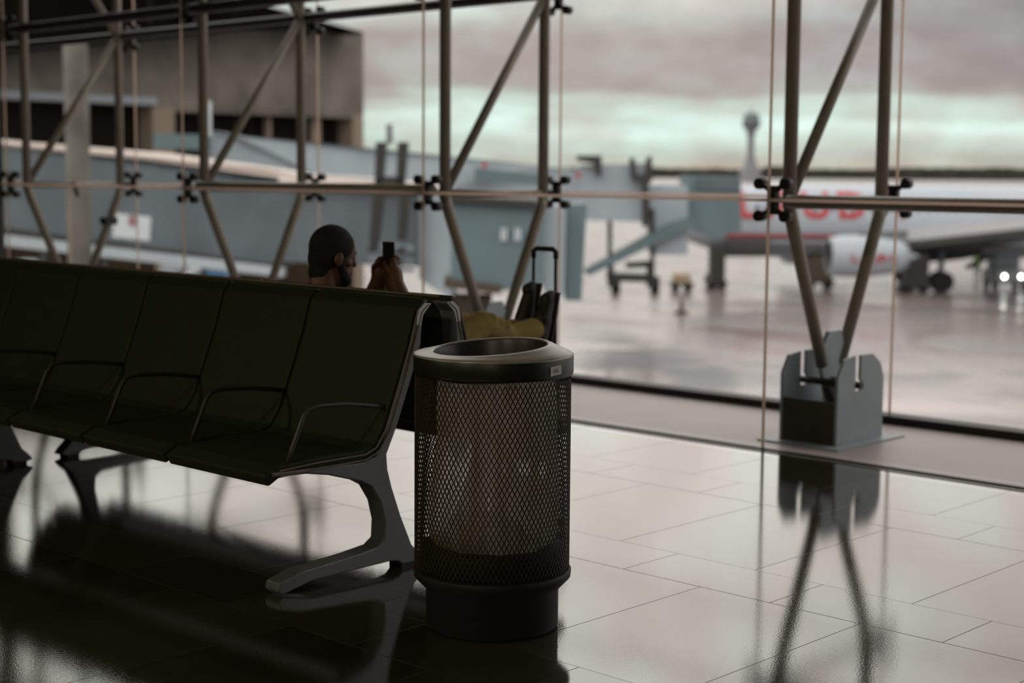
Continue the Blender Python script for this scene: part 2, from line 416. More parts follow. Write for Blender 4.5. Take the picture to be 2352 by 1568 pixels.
vm = N.new('ShaderNodeVectorMath'); vm.operation = 'SCALE'; L.new(tv.outputs[0], vm.inputs[0]); L.new(pm.outputs[0], vm.inputs['Scale'])
L.new(vm.outputs[0], bg.inputs['Color']); bg.inputs['Strength'].default_value = 1.18

# ------------------------------------------------------------------ setting
YI, YO = 6.81, 8.12
BAY = 2.605
SX = [-4.644+BAY*k for k in range(-4, 4)]     # seam positions along the glass wall
struct(MB().bb((-16, -9, -.3), (4.2, YI-.02, 0)), 'floor', M['floor'])
struct(MB().bb((-16, YI-.02, -.31), (4.2, YO+.1, -.002)), 'trim_1', M['ledge'])
struct(MB().bb((-16, YI-.05, -.001), (4.2, YI-.015, .004)), 'trim_2', M['trim'])
struct(MB().bb((-16, YI-.012, -.001), (4.2, YI+.012, .012)), 'trim_3', M['clamp'])
struct(MB().bb((-16, YO-.05, -.3), (4.2, YO+.09, .045)), 'trim_4', M['sill'], .004)
struct(MB().bb((-16, -9, 4.0), (4.2, YO+.1, 4.2)), 'ceiling', M['ceil_in'])
struct(MB().bb((-16, -9.2, -.3), (4.2, -9, 4.2)), 'wall_back', M['wall_in'])
struct(MB().bb((4.2, -9.2, -.3), (4.4, YO+.1, 4.2)), 'wall_right', M['wall_in'])
struct(MB().bb((-16.2, -9.2, -.3), (-16, YO+.1, 4.2)), 'wall_left', M['wall_in'])
struct(MB().bb((-16.2, -9.2, -4.9), (4.4, YO+.08, -.31)), 'wall_base', M['concrete'])

# glazing: one window per bay and skin, three panes high
edges = [-15.98]+[x for x in SX if x > -15.5]+[4.19]
n = 0
for yy in (YI, YO):
    for a, b in zip(edges[:-1], edges[1:]):
        n += 1; mb = MB()
        for z0, z1 in ((.03, 1.30), (1.315, 2.61), (2.63, 3.99)):
            mb.add([(a+.006, yy, z0), (b-.006, yy, z0), (b-.006, yy, z1), (a+.006, yy, z1)], [(0, 1, 2, 3)])
        struct(mb, f'window_{n}', M['glass'])
# light seals along the horizontal seam of each skin
t = 4
for yy, zz in ((YI, 1.308), (YO, 1.308)):
    for a, b in zip(edges[:-1], edges[1:]):
        t += 1
        struct(MB().bb((a, yy-.009, zz-.008), (b, yy+.009, zz+.008)), f'trim_{t}', M['joint'])
# horizontal ring beams above head height
def rail(name, a, b, r, label, m=M['steel'], cat='beam'):
    o = MB().tube([a, b], r, 16).build(name, m, loc=a); tag(o, label, cat); return o
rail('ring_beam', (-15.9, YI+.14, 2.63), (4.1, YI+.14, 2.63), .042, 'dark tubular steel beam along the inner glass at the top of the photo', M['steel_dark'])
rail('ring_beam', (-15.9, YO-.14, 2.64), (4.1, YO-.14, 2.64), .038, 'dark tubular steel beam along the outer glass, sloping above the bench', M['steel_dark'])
rail('glass_rail', (SX[2]+.05, YI+.11, 1.325), (SX[3]-.02, YI+.11, 1.325), .036, 'grey tubular rail crossing behind the seated man between two trusses')
rail('glass_rail', (SX[4]+.05, YI+.11, 1.30), (SX[5]-.02, YI+.11, 1.30), .036, 'grey tubular rail running right from the truss with the foot bracket')

# ------------------------------------------------------------------ trusses between the two glass skins
YN, YF, YM = 7.005, 7.935, 7.465
def spider(parent, x, y, z, out, mtl, name='spider_clamp'):
    mb = MB()
    mb.box((x, y, z), (.055, .035, .15))
    for sx in (-1, 1):
        for sz in (-1, 1):
            mb.bar((x+sx*.012, y, z+sz*.045), (x+sx*.075, y, z+sz*.088), .022, .026, V((0, 1, 0)))
            mb.tube([(x+sx*.080, y-.026, z+sz*.084), (x+sx*.080, y+.026, z+sz*.084)], .029, 18)
    mb.tube([(x, y, z), (x, y+out, z)], .016, 12)
    return mb.build(name, mtl, parent)
def truss(label, extra=False):
    x = 0
    r = thing('facade_truss', label, 'truss', (0, 0, 0), 'steel trusses between the glass skins')
    def T(name, pts, rad, m=M['steel']): return MB().tube(pts, rad, 16).build(name, m, r)
    T('upright', [(0, YN, 1.27), (0, YN, 3.99)], .037)
    T('upright', [(0, YF, 1.25), (0, YF, 3.99)], .037)
    T('leg', [(0, YN, 1.29), (0, YN+.02, 1.22), (0, YM-.095, .40)], [.037, .037, .034])
    T('leg', [(0, YF, 1.27), (0, YF-.02, 1.2), (0, YM+.085, .40)], [.037, .037, .034])
    T('brace', [(0, YN+.02, 1.34), (0, YF-.02, 2.60)], .031)
    T('brace', [(0, YF-.02, 2.66), (0, YN+.02, 3.9)], .031)
    T('strut', [(0, YN, 1.305), (0, YF, 1.30)], .026)
    g = MB().prism([(YM-.05, .585), (YM+.07, .585), (YM+.12, .47), (YM+.10, .40), (YM+.02, .09), (YM-.02, .09), (YM-.12, .40), (YM-.13, .47)], -.012, .012, lambda a, b, t: V((t, a, b)))
    g.build('gusset_plate', M['bracket'], r)
    for zz in (1.308, 2.62):
        spider(r, 0, YI+.045, zz, YN-YI-.08, M['clamp'])
        spider(r, 0, YO-.045, zz, -(YO-YF-.08), M['clamp'])
    MB().tube([(0, YI+.006, 0.01), (0, YI+.006, 3.98)], .0075, 10).build('tension_rod', M['rod'], r)
    MB().tube([(0, YO-.012, 0.045), (0, YO-.012, 3.98)], .0075, 10).build('tension_rod', M['rod'], r)
    # foot bracket: two slotted cheeks, front and rear plates, pin, base plate
    def cheek(x0):
        poly = [(7.155, .004), (7.155, .37), (7.215, .462), (7.325, .475), (7.328, .475), (7.328, .335), (7.318, .31), (7.335, .285), (7.365, .278), (7.395, .29), (7.408, .315), (7.39, .34), (7.380, .35), (7.380, .475), (7.50, .475), (7.585, .42), (7.62, .34), (7.62, .004)]
        c = MB().prism(poly, x0-.008, x0+.008, lambda a, b, t: V((t, a, b))).build('cheek_plate', M['bracket'], r)
        return c
    cheek(.228); cheek(-.118)
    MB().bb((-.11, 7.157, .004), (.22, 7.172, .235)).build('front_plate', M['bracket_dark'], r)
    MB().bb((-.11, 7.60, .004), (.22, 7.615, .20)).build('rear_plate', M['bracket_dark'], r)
    MB().tube([(-.14, 7.37, .312), (.25, 7.37, .312)], .02, 14).build('pin', M['clamp'], r)
    MB().bb((-.20, 7.05, -.001), (.31, 7.74, .006)).build('base_plate', M['bracket'], r)
    # cradle that carries the gusset over to the pin
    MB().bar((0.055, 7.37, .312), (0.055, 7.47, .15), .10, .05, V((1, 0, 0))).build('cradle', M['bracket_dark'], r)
    return r
t4 = truss('nearest steel truss standing on a slotted foot bracket, right side of the photo')
t4.location = V((SX[4], 0, 0))
labs = {3: 'steel truss whose V legs drop just behind the second bench end', 2: 'steel truss with V legs left of the seated man',
        1: 'leftmost visible steel truss, beside the round concrete column', 0: 'steel truss beyond the left edge, only its reflection in view', 5: 'steel truss beyond the right edge of the photo'}
for k in (3, 2, 1): 
    d = dup(t4, (SX[k], 0, 0), labs[k])
    if k == 1:
        MB().box((SX[1]+.02, YF-.14, .98), (.10, .12, .07)).build('junction_box', M['clamp'], d)
        MB().tube([(SX[1]+.05, YN+.38, .02), (SX[1]+.05, YN+.38, 1.3)], .009, 8).build('guide_rod', M['rod'], d)
        MB().bar((SX[1]+.05, YN+.42, 1.33), (SX[1]+.05, YN+.46, 1.20), .02, .035, V((1, 0, 0))).build('latch', M['clamp'], d)
struct(MB().bb((-12.72, YI-.06, 0), (-12.55, YI+.02, 4)), 'trim_40', M['steel_dark'])

# ------------------------------------------------------------------ waiting benches
FR = [(3.937, .959), (3.9, .925), (3.889, .813), (3.835, .674), (3.767, .513), (3.724, .43), (3.729, .374), (3.749, .307), (3.792, .196), (3.846, .08), (3.885, .045), (3.905, .02), (3.875, .012), (3.80, .012), (3.781, .027), (3.738, .034), (3.374, .029), (3.245, .002), (3.228, .02), (3.236, .048), (3.336, .072), (3.573, .087), (3.675, .098), (3.709, .12), (3.713, .184), (3.693, .259), (3.651, .321), (3.604, .346), (3.455, .39), (3.358, .408), (3.213, .414), (3.209, .432), (3.378, .425), (3.615, .415), (3.666, .428), (3.70, .464), (3.733, .556), (3.784, .677), (3.847, .816), (3.872, .934), (3.906, .961)]
BACK = [(3.918, .972), (3.878, .94), (3.842, .82), (3.788, .68), (3.722, .52), (3.675, .458), (3.62, .438), (3.40, .437), (3.24, .430), (3.19, .405)]  # centre line of the upholstery
def offset_poly(line, w0):
    out = []
    for sgn, seq in ((1, range(len(line))), (-1, range(len(line)-1, -1, -1))):
        for i in seq:
            a = V(line[max(0, i-1)]); b = V(line[min(len(line)-1, i+1)]); t = (b-a).normalized()
            nn = V((-t.y, t.x)); p = V(line[i])+nn*(sgn*w0); out.append((p.x, p.y))
    return out
def make_bench(name, label, x_end, nseats, pitch, mirror):
    my = (lambda y: 2*3.98-y if y > 3.6 else 4.36+(3.6-y)*.86) if mirror else (lambda y: y)
    r = thing(name, label, 'bench', (x_end, my(3.55), 0))
    mp = lambda a, b, t: V((t, my(a), b))
    for k, xf in enumerate((x_end, x_end-5*pitch)):
        fr = MB().prism(FR, xf-.038, xf+.038, mp).build('end_frame', M['alu'], r, bevel=.006)
        cap = MB().prism([(3.94, .962), (3.90, .925), (3.888, .885), (3.868, .888), (3.872, .934), (3.902, .966)], xf-.040, xf+.040, mp).build('frame_cap', M['alu_bright'], fr, label='pale metal cap')
        MB().bb((xf-.035, my(3.80), .0), (xf+.035, my(3.87), .03)).build('glide', M['bin_metal'], fr)
    MB().bb((x_end-nseats*pitch, my(3.52), .372), (x_end-.03, my(3.60), .412)).build('beam', M['steel_dark'], r)
    base = None
    for k in range(nseats):
        x1 = x_end-k*pitch+(.034 if k == 0 else -.006); x0 = x_end-(k+1)*pitch+.006
        i0 = 5
        MB().prism(offset_poly([(a, b) for a, b in BACK[:i0+1]], .02), x0, x1, mp).build('backrest', M['black_leather'], r, bevel=.008)
        sm = [(y, z-.002) for y, z in BACK[i0:]]
        MB().prism(offset_poly(sm, .022), x0+.004, x1-.004, mp).build('seat', M['black_leather'], r, bevel=.008)
        # armrest at the near side of each seat
        xa = x1+.012 if k else x_end+.01
        arm = MB()
        AP = [(3.775, .593), (3.656, .613), (3.555, .628), (3.437, .634), (3.385, .628), (3.362, .597), (3.315, .497), (3.29, .44)]
        arm.tube([(xa, my(a), b) for a, b in AP], .0085, 10)
        arm.build('armrest', M['arm_mid'] if k == 0 else M['arm_shade'], r)
    # piping along the end edge of the upholstery
    for off, xx in ((.016, x_end+.0395), (-.004, x_end+.0395)):
        pts = []
        for i in range(len(BACK)-1):
            a = V(BACK[max(0, i-1)]); b = V(BACK[min(len(BACK)-1, i+1)]); tt = (b-a).normalized(); q = V(BACK[i])+V((-tt.y, tt.x))*off
            pts.append((xx, my(q.x), q.y))
        MB().tube(pts, .0032, 8).build('piping', M['piping'], r)
    MB().tube([(x_end-.03, my(3.915), .978), (x_end-nseats*pitch, my(3.915), .978)], .004, 6).build('piping', M['piping'], r)
    return r
make_bench('waiting_bench', 'long black upholstered waiting bench facing the camera behind the litter bin', -4.187, 6, .56, False)
make_bench('waiting_bench', 'black waiting bench facing the windows, back to back with the front one', -4.187, 6, .56, True)

# ------------------------------------------------------------------ litter bin
BC = V((-3.42, 3.52, 0))
binr = thing('litter_bin', 'round black mesh litter bin with dished lid, right of the bench end', 'bin', BC)
RB = .246
MB().lathe([(.0, .0), (.205, .0), (.212, .01), (.212, .125), (.25, .165), (.252, .185), (.246, .19), (.0, .19)], BC, n=64).build('base', M['bin_base'], binr)
MB().lathe([(.0, .19), (.228, .19), (.228, .262), (.222, .266), (.0, .262)], BC, n=48).build('inner_pan', M['bin_base'], binr)
# expanded-metal side
def mesh_side():
    mb = MB(); NC, z0, z1 = 96, .185, .815; NR = 21; dz_ = (z1-z0)/NR
    def P(u, v, r=RB): q = 2*PI*u/NC; return V((BC.x+r*math.cos(q), BC.y+r*math.sin(q), z0+v*dz_))
    for i in range(NC):
        for j in range(2*NR+1):
            u = i+(.5 if j % 2 else 0); v = j*.5
            o4 = [(u-.5, v), (u, v-.5), (u+.5, v), (u, v+.5)]
            if j == 0 or j == 2*NR: continue
            k = .80
            i4 = [(u-.5*k*.94, v), (u, v-.5*k), (u+.5*k*.94, v), (u, v+.5*k)]
            vs = [P(*q) for q in o4]+[P(*q) for q in i4]
            mb.add(vs, [(0, 1, 5, 4), (1, 2, 6, 5), (2, 3, 7, 6), (3, 0, 4, 7)])
    return mb
ms = mesh_side().build('mesh_side', M['bin_metal'], binr)
sol = ms.modifiers.new('solid', 'SOLIDIFY'); sol.thickness = .0022; sol.offset = -1
# rolled frame at the back seam of the mesh
MB().tube([BC+V((-RB*RH.x+.004, -RB*RH.y, .19)), BC+V((-RB*RH.x+.004, -RB*RH.y, .82))], .006, 8).build('seam_strip', M['bin_metal'], binr)
MB().lathe([(.236, .812), (.251, .812), (.253, .82), (.253, .868), (.249, .874), (.238, .874), (.236, .812)], BC, n=72).build('lid_band', M['bin_band'], binr)
def wob_lid(q, i, r, z): return 0
def lid():
    mb = MB(); n_ = 72; prof = [(.2535, .870), (.2535, .874), (.247, .878), (.225, .885), (.200, .893), (.188, .897), (.183, .896), (.180, .892)]
    vs = []; fs = []
    for i, (r, z) in enumerate(prof):
        for k in range(n_):
            q = 2*PI*k/n_; dirv = V((math.cos(q), math.sin(q), 0))
            s_ = dirv.dot(RH); rise = max(0, min(1, (.2535-r)/.06))
            zz = z+rise*(.013*s_ + .007*dirv.dot(FH) - .001)
            vs.append(V((BC.x+r*dirv.x, BC.y+r*dirv.y, zz)) + RH*(-.010*rise))
    for i in range(len(prof)-1):
        for k in range(n_): fs.append((i*n_+k, i*n_+(k+1) % n_, (i+1)*n_+(k+1) % n_, (i+1)*n_+k))
    mb.add(vs, fs, True); return mb
lidr = lid().build('lid', M['bin_lid'], binr, label='grey dished lid with round opening')
def funnel():
    mb = MB(); n_ = 64; vs = []; fs = []
    prof = [(.1805, .890), (.176, .874), (.168, .84), (.164, .80)]
    for i, (r, z) in enumerate(prof):
        for k in range(n_):
            q = 2*PI*k/n_; dv = V((math.cos(q), math.sin(q), 0)); w0 = 1 if i < 2 else .4
            vs.append(V((BC.x+r*dv.x, BC.y+r*dv.y, z+w0*(.013*dv.dot(RH)+.007*dv.dot(FH)-.001)))+RH*(-.010))
    for i in range(len(prof)-1):
        for k in range(n_): fs.append((i*n_+k, i*n_+(k+1) % n_, (i+1)*n_+(k+1) % n_, (i+1)*n_+k))
    mb.add(vs, fs, True); return mb
funnel().build('throat', M['throat'], lidr)
def band_point(px_off, z, r):      # point on the band, px_off measured sideways in metres
    a = math.asin(px_off/r); return BC+RH*(r*math.sin(a))-FH*(r*math.cos(a))+V((0, 0, z))
s1 = [band_point(.176, .825, .2545), band_point(.209, .828, .2545), band_point(.209, .856, .2545), band_point(.176, .853, .2545)]
st = MB(); st.add(s1+[p+(p-BC-V((0, 0, p.z))).normalized()*.001 for p in s1], [(0, 1, 2, 3), (7, 6, 5, 4), (0, 1, 5, 4), (1, 2, 6, 5), (2, 3, 7, 6), (3, 0, 4, 7)])
lb = st.build('label', M['label'], binr, label='small white sticker')
for dxx in (.187, .196):
    s2 = [band_point(dxx, .834, .2562), band_point(dxx+.004, .835, .2562), band_point(dxx+.004, .847, .2562), band_point(dxx, .846, .2562)]
    q = MB(); q.add(s2, [(0, 1, 2, 3)]); q.build('label_print', M['label_print'], lb)
# plastic liner with folds
def bag():
    mb = MB(); prof = []; nz = 26
    for i in range(nz+1):
        z = .835-(.835-.262)*i/nz
        base = .178+.012*math.sin((.8-z)*5)
        if z > .80: base = .17
        if z < .30: base *= .88+.12*(z-.262)/.038
        prof.append((base, z))
    def wob(q, i, r, z):
        fold = .006*math.sin(9*q+2*math.sin(5*z))+.004*math.sin(17*q+6*z)+.003*math.sin(31*q-9*z)
        d_ = V((math.cos(q), math.sin(q), 0)); lf = max(0, -d_.dot(RH))
        bulge = .026*lf**2*max(0, min(1, (.62-z)/.22))
        return fold*(1 if z < .8 else .3)+bulge
    mb.lathe(prof, BC+RH*.012, n=120, wob=wob)
    mb.lathe([(.0, .266), (.16, .264)], BC+RH*.012, n=24)
    return mb
bg_ = tag(bag().build('bin_liner', M['bag'], loc=BC+V((0, 0, .2))), 'translucent plastic bin liner hanging inside the mesh bin', 'bin bag')
rb = MB()
for i in range(16):
    q = random.random()*6.28; rr = random.random()*.10
    rb.ball(BC+V((rr*math.cos(q), rr*math.sin(q), .30+random.random()*.03)), (.035+random.random()*.03, .035+random.random()*.02, .03+random.random()*.02), 10, 7)
tag(rb.build('rubbish', M['rubbish'], loc=BC+V((0, 0, .21))), 'dark crumpled rubbish at the bottom of the bin liner', 'rubbish', kind='stuff')

# ------------------------------------------------------------------ seated man
MX = -5.10
man = thing('person', 'bearded man slouched on the far bench, phone raised, legs stretched out in khaki trousers', 'person', (MX, 4.5, .42))
fdir = V((0.30, .93, -.20)).normalized()            # where the face points
sdir = fdir.cross(V((0, 0, 1))).normalized(); udir = sdir.cross(fdir)
HC = V((MX+.010, 4.266, 1.083))
def hp(f, s, u): return HC+fdir*f+sdir*s+udir*u
b = MB(); hax = (sdir, fdir, udir)
b.ball(hp(0, 0, .022), (.074, .096, .098), 24, 16, hax)             # skull
b.ball(hp(.030, 0, -.055), (.058, .068, .070), 20, 14, hax)         # jaw
b.ball(hp(.070, 0, -.095), (.026, .025, .02), 14, 10, hax)           # chin
b.capsule(hp(.086, 0, .016), hp(.100, 0, -.016), .009, .013)         # nose
b.ball(hp(.075, 0, .035), (.048, .022, .012), 14, 8, hax)            # brow
b.ball(hp(.090, 0, -.050), (.024, .012, .006), 12, 8, hax)           # lips
b.ball(hp(.088, 0, -.062), (.022, .012, .006), 12, 8, hax)
for s in (-1, 1):
    b.ball(hp(.078, s*.031, .012), (.013, .012, .010), 12, 8, hax)   # eyes
    b.ball(hp(.045, s*.045, -.015), (.02, .028, .02), 12, 8, hax)    # cheeks
    b.ball(hp(-.004, s*.078, -.008), (.009, .020, .032), 12, 8, hax) # ears
b.capsule(hp(-.025, 0, -.05), V((MX, 4.19, .88)), .056, .062)        # neck
# arms and hands
PH = V((MX-.0, 4.575, 1.045))
arms = []
for s in (-1, 1):
    sh = V((MX+s*.19, 4.22, .83)); el = V((MX+s*.17, 4.58, .76)); wr = V((MX+s*.050, 4.578, .955))
    arms.append((sh, el, wr))
    b.capsule(el, wr, .056, .042)
    palm = wr+(PH+V((s*.028, -.01, 0))-wr)*.5
    b.capsule(wr, wr+V((-s*.014, .002, .045)), .042, .044)
    # fingers: curl round the phone from the side
    for j in range(4):
        z = 1.002+.0195*j; ln = (.8, 1, 1.05, .9)[j]
        p0 = V((MX+s*.046, 4.572, z)); p1 = V((MX+s*.050, 4.600, z+.006)); p2 = V((MX+s*(.050-.018*ln), 4.612, z+.010)); p3 = V((MX+s*(.046-.034*ln), 4.606, z+.012))
        b.capsule(p0, p1, .0095, .009); b.capsule(p1, p2, .009, .0082); b.capsule(p2, p3, .0082, .0072)
    b.capsule(wr+V((-s*.012, 0, .045)), V((MX+s*.048, 4.572, 1.045)), .030, .018)
    t0 = V((MX+s*.052, 4.548, 1.0)); t1 = V((MX+s*.040, 4.535, 1.028)); t2 = V((MX+s*.022, 4.545, 1.048))
    b.capsule(t0, t1, .013, .0105); b.capsule(t1, t2, .0105, .009)
body = b.build('body', M['skin'], man)
rm = body.modifiers.new('remesh', 'REMESH'); rm.mode = 'VOXEL'; rm.voxel_size = .0042; rm.use_smooth_shade = True
sm_ = body.modifiers.new('smooth', 'SMOOTH'); sm_.iterations = 3; sm_.factor = .5
h = MB()
h.ball(hp(-.014, 0, .036), (.084, .100, .098), 28, 18, hax)
h.ball(hp(-.040, 0, -.012), (.074, .068, .072), 20, 14, hax)
h.ball(hp(-.045, 0, -.070), (.060, .050, .062), 18, 12, hax)  # low nape hair, added to darken the backlit neck
h.ball(hp(.040, 0, .074), (.052, .036, .028), 16, 10, hax)
for s in (-1, 1): h.ball(hp(.012, s*.066, -.012), (.012, .018, .035), 10, 8, hax)
ho = h.build('hair', M['hair'], man); rm = ho.modifiers.new('remesh', 'REMESH'); rm.mode = 'VOXEL'; rm.voxel_size = .006; rm.use_smooth_shade = True
h = MB()
h.ball(hp(.058, 0, -.088), (.052, .042, .036), 18, 12, hax)
for s in (-1, 1): h.capsule(hp(.012, s*.062, -.03), hp(.050, s*.048, -.078), .016, .022)
ho = h.build('beard', M['hair'], man); rm = ho.modifiers.new('remesh', 'REMESH'); rm.mode = 'VOXEL'; rm.voxel_size = .006; rm.use_smooth_shade = True
# shirt
s_ = MB()
s_.capsule(V((MX, 4.50, .56)), V((MX, 4.30, .78)), .145, .15, 20)
s_.ball(V((MX, 4.24, .82)), (.21, .10, .10), 20, 12)
s_.capsule(V((MX, 4.20, .85)), V((MX, 4.20, .90)), .085, .07, 16)
for sh, el, wr in arms:
    s_.capsule(sh, el, .062, .052); s_.capsule(el, el+(wr-el)*.55, .052, .044)
so = s_.build('shirt', M['shirt'], man); rm = so.modifiers.new('remesh', 'REMESH'); rm.mode = 'VOXEL'; rm.voxel_size = .012; rm.use_smooth_shade = True
MB().lathe([(.066, -.012), (.074, 0), (.066, .02), (.060, .018)], V((MX, 4.215, .935)), n=24).build('collar', M['collar'], man)
# trousers
tr = MB()
tr.ball(V((MX, 4.53, .53)), (.18, .15, .10), 20, 12)
LEGS = []
for s, up_z in ((-1, .0), (1, .012)):
    hipp = V((MX+s*.09, 4.56, .535)); kn = V((MX+s*.085+.02, 5.06, .738+up_z)); an = V((MX+s*.06+.03, 5.42, .690+up_z))
    LEGS.append((hipp, kn, an)); tr.capsule(hipp, kn, .088, .064, 18); tr.capsule(kn, kn*.45+an*.55-V((0, 0, .045)), .066, .052, 18); tr.capsule(kn*.45+an*.55-V((0, 0, .045)), an, .052, .056, 18)
    for j in range(3):
        p = kn+(an-kn)*(.06+.13*j)-V((0, 0, .012*j)); q = .058-.002*j
        tr.capsule(p+V((-.04, 0, .022)), p+V((.035, .012, .03)), q*.5, q*.5, 10)
tro = tr.build('trousers', M['khaki'], man); rm = tro.modifiers.new('remesh', 'REMESH'); rm.mode = 'VOXEL'; rm.voxel_size = .010; rm.use_smooth_shade = True
for (hipp, kn, an), dzz in zip(LEGS, (.05, .0)):
    sh_ = MB(); heel = an+V((.0, .05, -.055)); 
    sh_.capsule(heel+V((0, 0, .01)), heel+V((0, .02, .10)), .042, .046, 14)
    sh_.capsule(heel+V((0, .015, .10)), heel+V((0.0, .065, .195+dzz)), .047, .032, 14)
    sh_.capsule(heel+V((0, .05, .195+dzz)), heel+V((0.0, .075, .21+dzz)), .034, .028, 14)
    sh_.capsule(an, heel+V((0, 0, .04)), .045, .045, 14)
    so = sh_.build('shoe', M['shoe'], man); rm = so.modifiers.new('remesh', 'REMESH'); rm.mode = 'VOXEL'; rm.voxel_size = .008; rm.use_smooth_shade = True
    MB().bar(heel+V((0, .045, -.03)), heel+V((0, .10, .225+dzz)), .075, .014, V((0, 1, 0))).build('sole', M['sole'], so)
ph = MB().box((MX, 4.588, 1.062), (.075, .009, .150)).build('smartphone', M['phone'], loc=(MX, 4.588, 1.0), bevel=.004)
tag(ph, 'dark smartphone held up in both hands by the seated man', 'phone')

# suitcase under the feet
SU = V((-5.105, 5.60, 0))
su = thing('suitcase', 'upright black cabin suitcase with extended handle beneath the man\'s feet', 'suitcase', SU)
MB().bb(SU+V((-.26, -.12, .05)), SU+V((.08, .05, .585))).build('shell', M['suitcase'], su, bevel=.03)
for sx in (-1, 1):
    for sy in (-1, 1): MB().tube([SU+V((sx*.13-.10, sy*.06-.035, .028)), SU+V((sx*.13-.08, sy*.06-.035, .028))], .028, 14).build('wheel', M['rubber'], su)
hd = MB()
hA, hB = SU+V((-.072, .005, .55)), SU+V((.072, .005, .55)); top = 1.075
hd.tube([hA, V((hA.x, hA.y, top-.02))], .0085, 10); hd.tube([hB, V((hB.x, hB.y, top-.02))], .0085, 10)
ho = hd.build('telescopic_handle', M['handle'], su)
MB().tube([V((hA.x, hA.y, top-.045)), V((hA.x, hA.y, top-.012)), V((hA.x+.02, hA.y, top)), V((hB.x-.02, hB.y, top)), V((hB.x, hB.y, top-.012)), V((hB.x, hB.y, top-.045))], .013, 12).build('grip', M['suitcase'], ho)

# ------------------------------------------------------------------ fill lamps added behind the camera, unseen, to lift the dark hall
for i, (x, y) in enumerate(((-7, -1.2), (-3.2, -1.6), (1, -2))):
    lp = thing('fill_light', ['added round fill lamp deep in the hall on the left', 'added round fill lamp deep in the hall, middle one', 'added round fill lamp deep in the hall on the right'][i], 'lamp', (x, y, 4), 'added fill lamps behind the camera')
    MB().lathe([(.0, 3.93), (.30, 3.93), (.33, 3.95), (.33, 4.0), (.0, 4.0)], (x, y, 0), n=32).build('housing', M['steel_dark'], lp)
    MB().lathe([(.0, 3.92), (.28, 3.92), (.28, 3.93), (.0, 3.93)], (x, y, 0), n=32).build('diffuser', M['fill_lamp'], lp)

# ================================================================== OUTSIDE
GZ = -4.9
tm = MB(); tm.add([(-9000, -200, GZ), (9000, -200, GZ), (9000, 12000, GZ), (-9000, 12000, GZ)], [(0, 1, 2, 3)])
o = struct(tm, 'ground', M['tarmac'])

def obox(mb, P, right, fwd_, up_, wR, wF, hU):
    """box whose near-left-bottom corner is P"""
    ax = (right.normalized(), fwd_.normalized(), up_)
    c = P+ax[0]*(wR/2)+ax[1]*(wF/2)+ax[2]*(hU/2); mb.box(c, (wR, wF, hU), ax); return mb
ZU = V((0, 0, 1))
def quadprism(pix, d, depth):
    """outline given by photograph pixels standing at distance d (number or one per corner), with real thickness depth away from the camera"""
    ds = d if isinstance(d, (list, tuple)) else [d]*len(pix)
    a = [at(x, y, q) for (x, y), q in zip(pix, ds)]
    b_ = [p+FH*depth for p in a]; n_ = len(a)
    mb = MB(); mb.add(a+b_, [tuple(range(n_-1, -1, -1)), tuple(range(n_, 2*n_))]+[(i, (i+1) % n_, (i+1) % n_+n_, i+n_) for i in range(n_)])
    return mb
def merge(*mbs):
    r = MB()
    for m_ in mbs:
        o_ = len(r.v); r.v += m_.v; r.f += [tuple(i+o_ for i in f) for f in m_.f]; r.smooth += m_.smooth
    return r

# terminal pier building, its long face runs away to the right
XB = -60.0
def face(px, py):                       # point on the plane X = XB
    r = FW+RT*((px-1176)/F)-UP*((py-784)/F); return EYE+r*(XB/r.x)
yc = face(835, 200).y; zt = face(835, 78).z; zs = face(835, 262).z
tb = thing('terminal_building', 'grey concrete terminal wing beyond the jet bridges, upper left', 'building', (XB-10, yc-15, GZ))
MB().bb((XB-20, yc-34, zs), (XB, yc, zt)).build('upper_wall', M['concrete'], tb)
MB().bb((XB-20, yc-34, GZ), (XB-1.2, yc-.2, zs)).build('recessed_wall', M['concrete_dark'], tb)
y350 = face(352, 260).y; y400 = face(402, 260).y; y620 = face(625, 290).y; y665 = face(662, 290).y; y808 = face(812, 290).y
MB().bb((XB-1.2, y350, GZ), (XB-.02, y400, zs)).build('pillar', M['pillar_tan'], tb)
MB().bb((XB-.9, face(735, 290).y, GZ), (XB-.5, face(752, 290).y, zs)).build('mullion', M['pillar_tan'], tb)
MB().bb((XB-.9, face(632, 290).y, GZ), (XB-.5, face(638, 290).y, zs)).build('mullion', M['pillar_tan'], tb)
MB().bb((XB-1.2, y808, GZ), (XB-.02, yc, zs)).build('pillar', M['pillar_tan'], tb)
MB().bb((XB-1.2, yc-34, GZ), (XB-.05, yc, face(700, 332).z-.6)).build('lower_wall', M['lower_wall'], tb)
MB().bb((XB-.02, yc-34, zs), (XB+.12, y400-1, zs+.35)).build('window_band', M['concrete_band'], tb)
MB().bb((XB-.6, y400, zs-.22), (XB-.05, yc-.5, zs)).build('lintel', M['concrete'], tb)
# big dark roof overhang
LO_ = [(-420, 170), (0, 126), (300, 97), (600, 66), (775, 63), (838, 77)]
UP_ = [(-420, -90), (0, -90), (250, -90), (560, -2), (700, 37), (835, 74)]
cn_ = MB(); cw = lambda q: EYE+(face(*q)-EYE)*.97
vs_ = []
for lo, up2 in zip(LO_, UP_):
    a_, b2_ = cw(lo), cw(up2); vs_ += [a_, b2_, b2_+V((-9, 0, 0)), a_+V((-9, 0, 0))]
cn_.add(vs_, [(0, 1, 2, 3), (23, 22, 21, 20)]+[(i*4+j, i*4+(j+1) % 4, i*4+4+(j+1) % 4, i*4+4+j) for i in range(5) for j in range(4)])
cn_.build('roof_canopy', M['canopy'], tb)

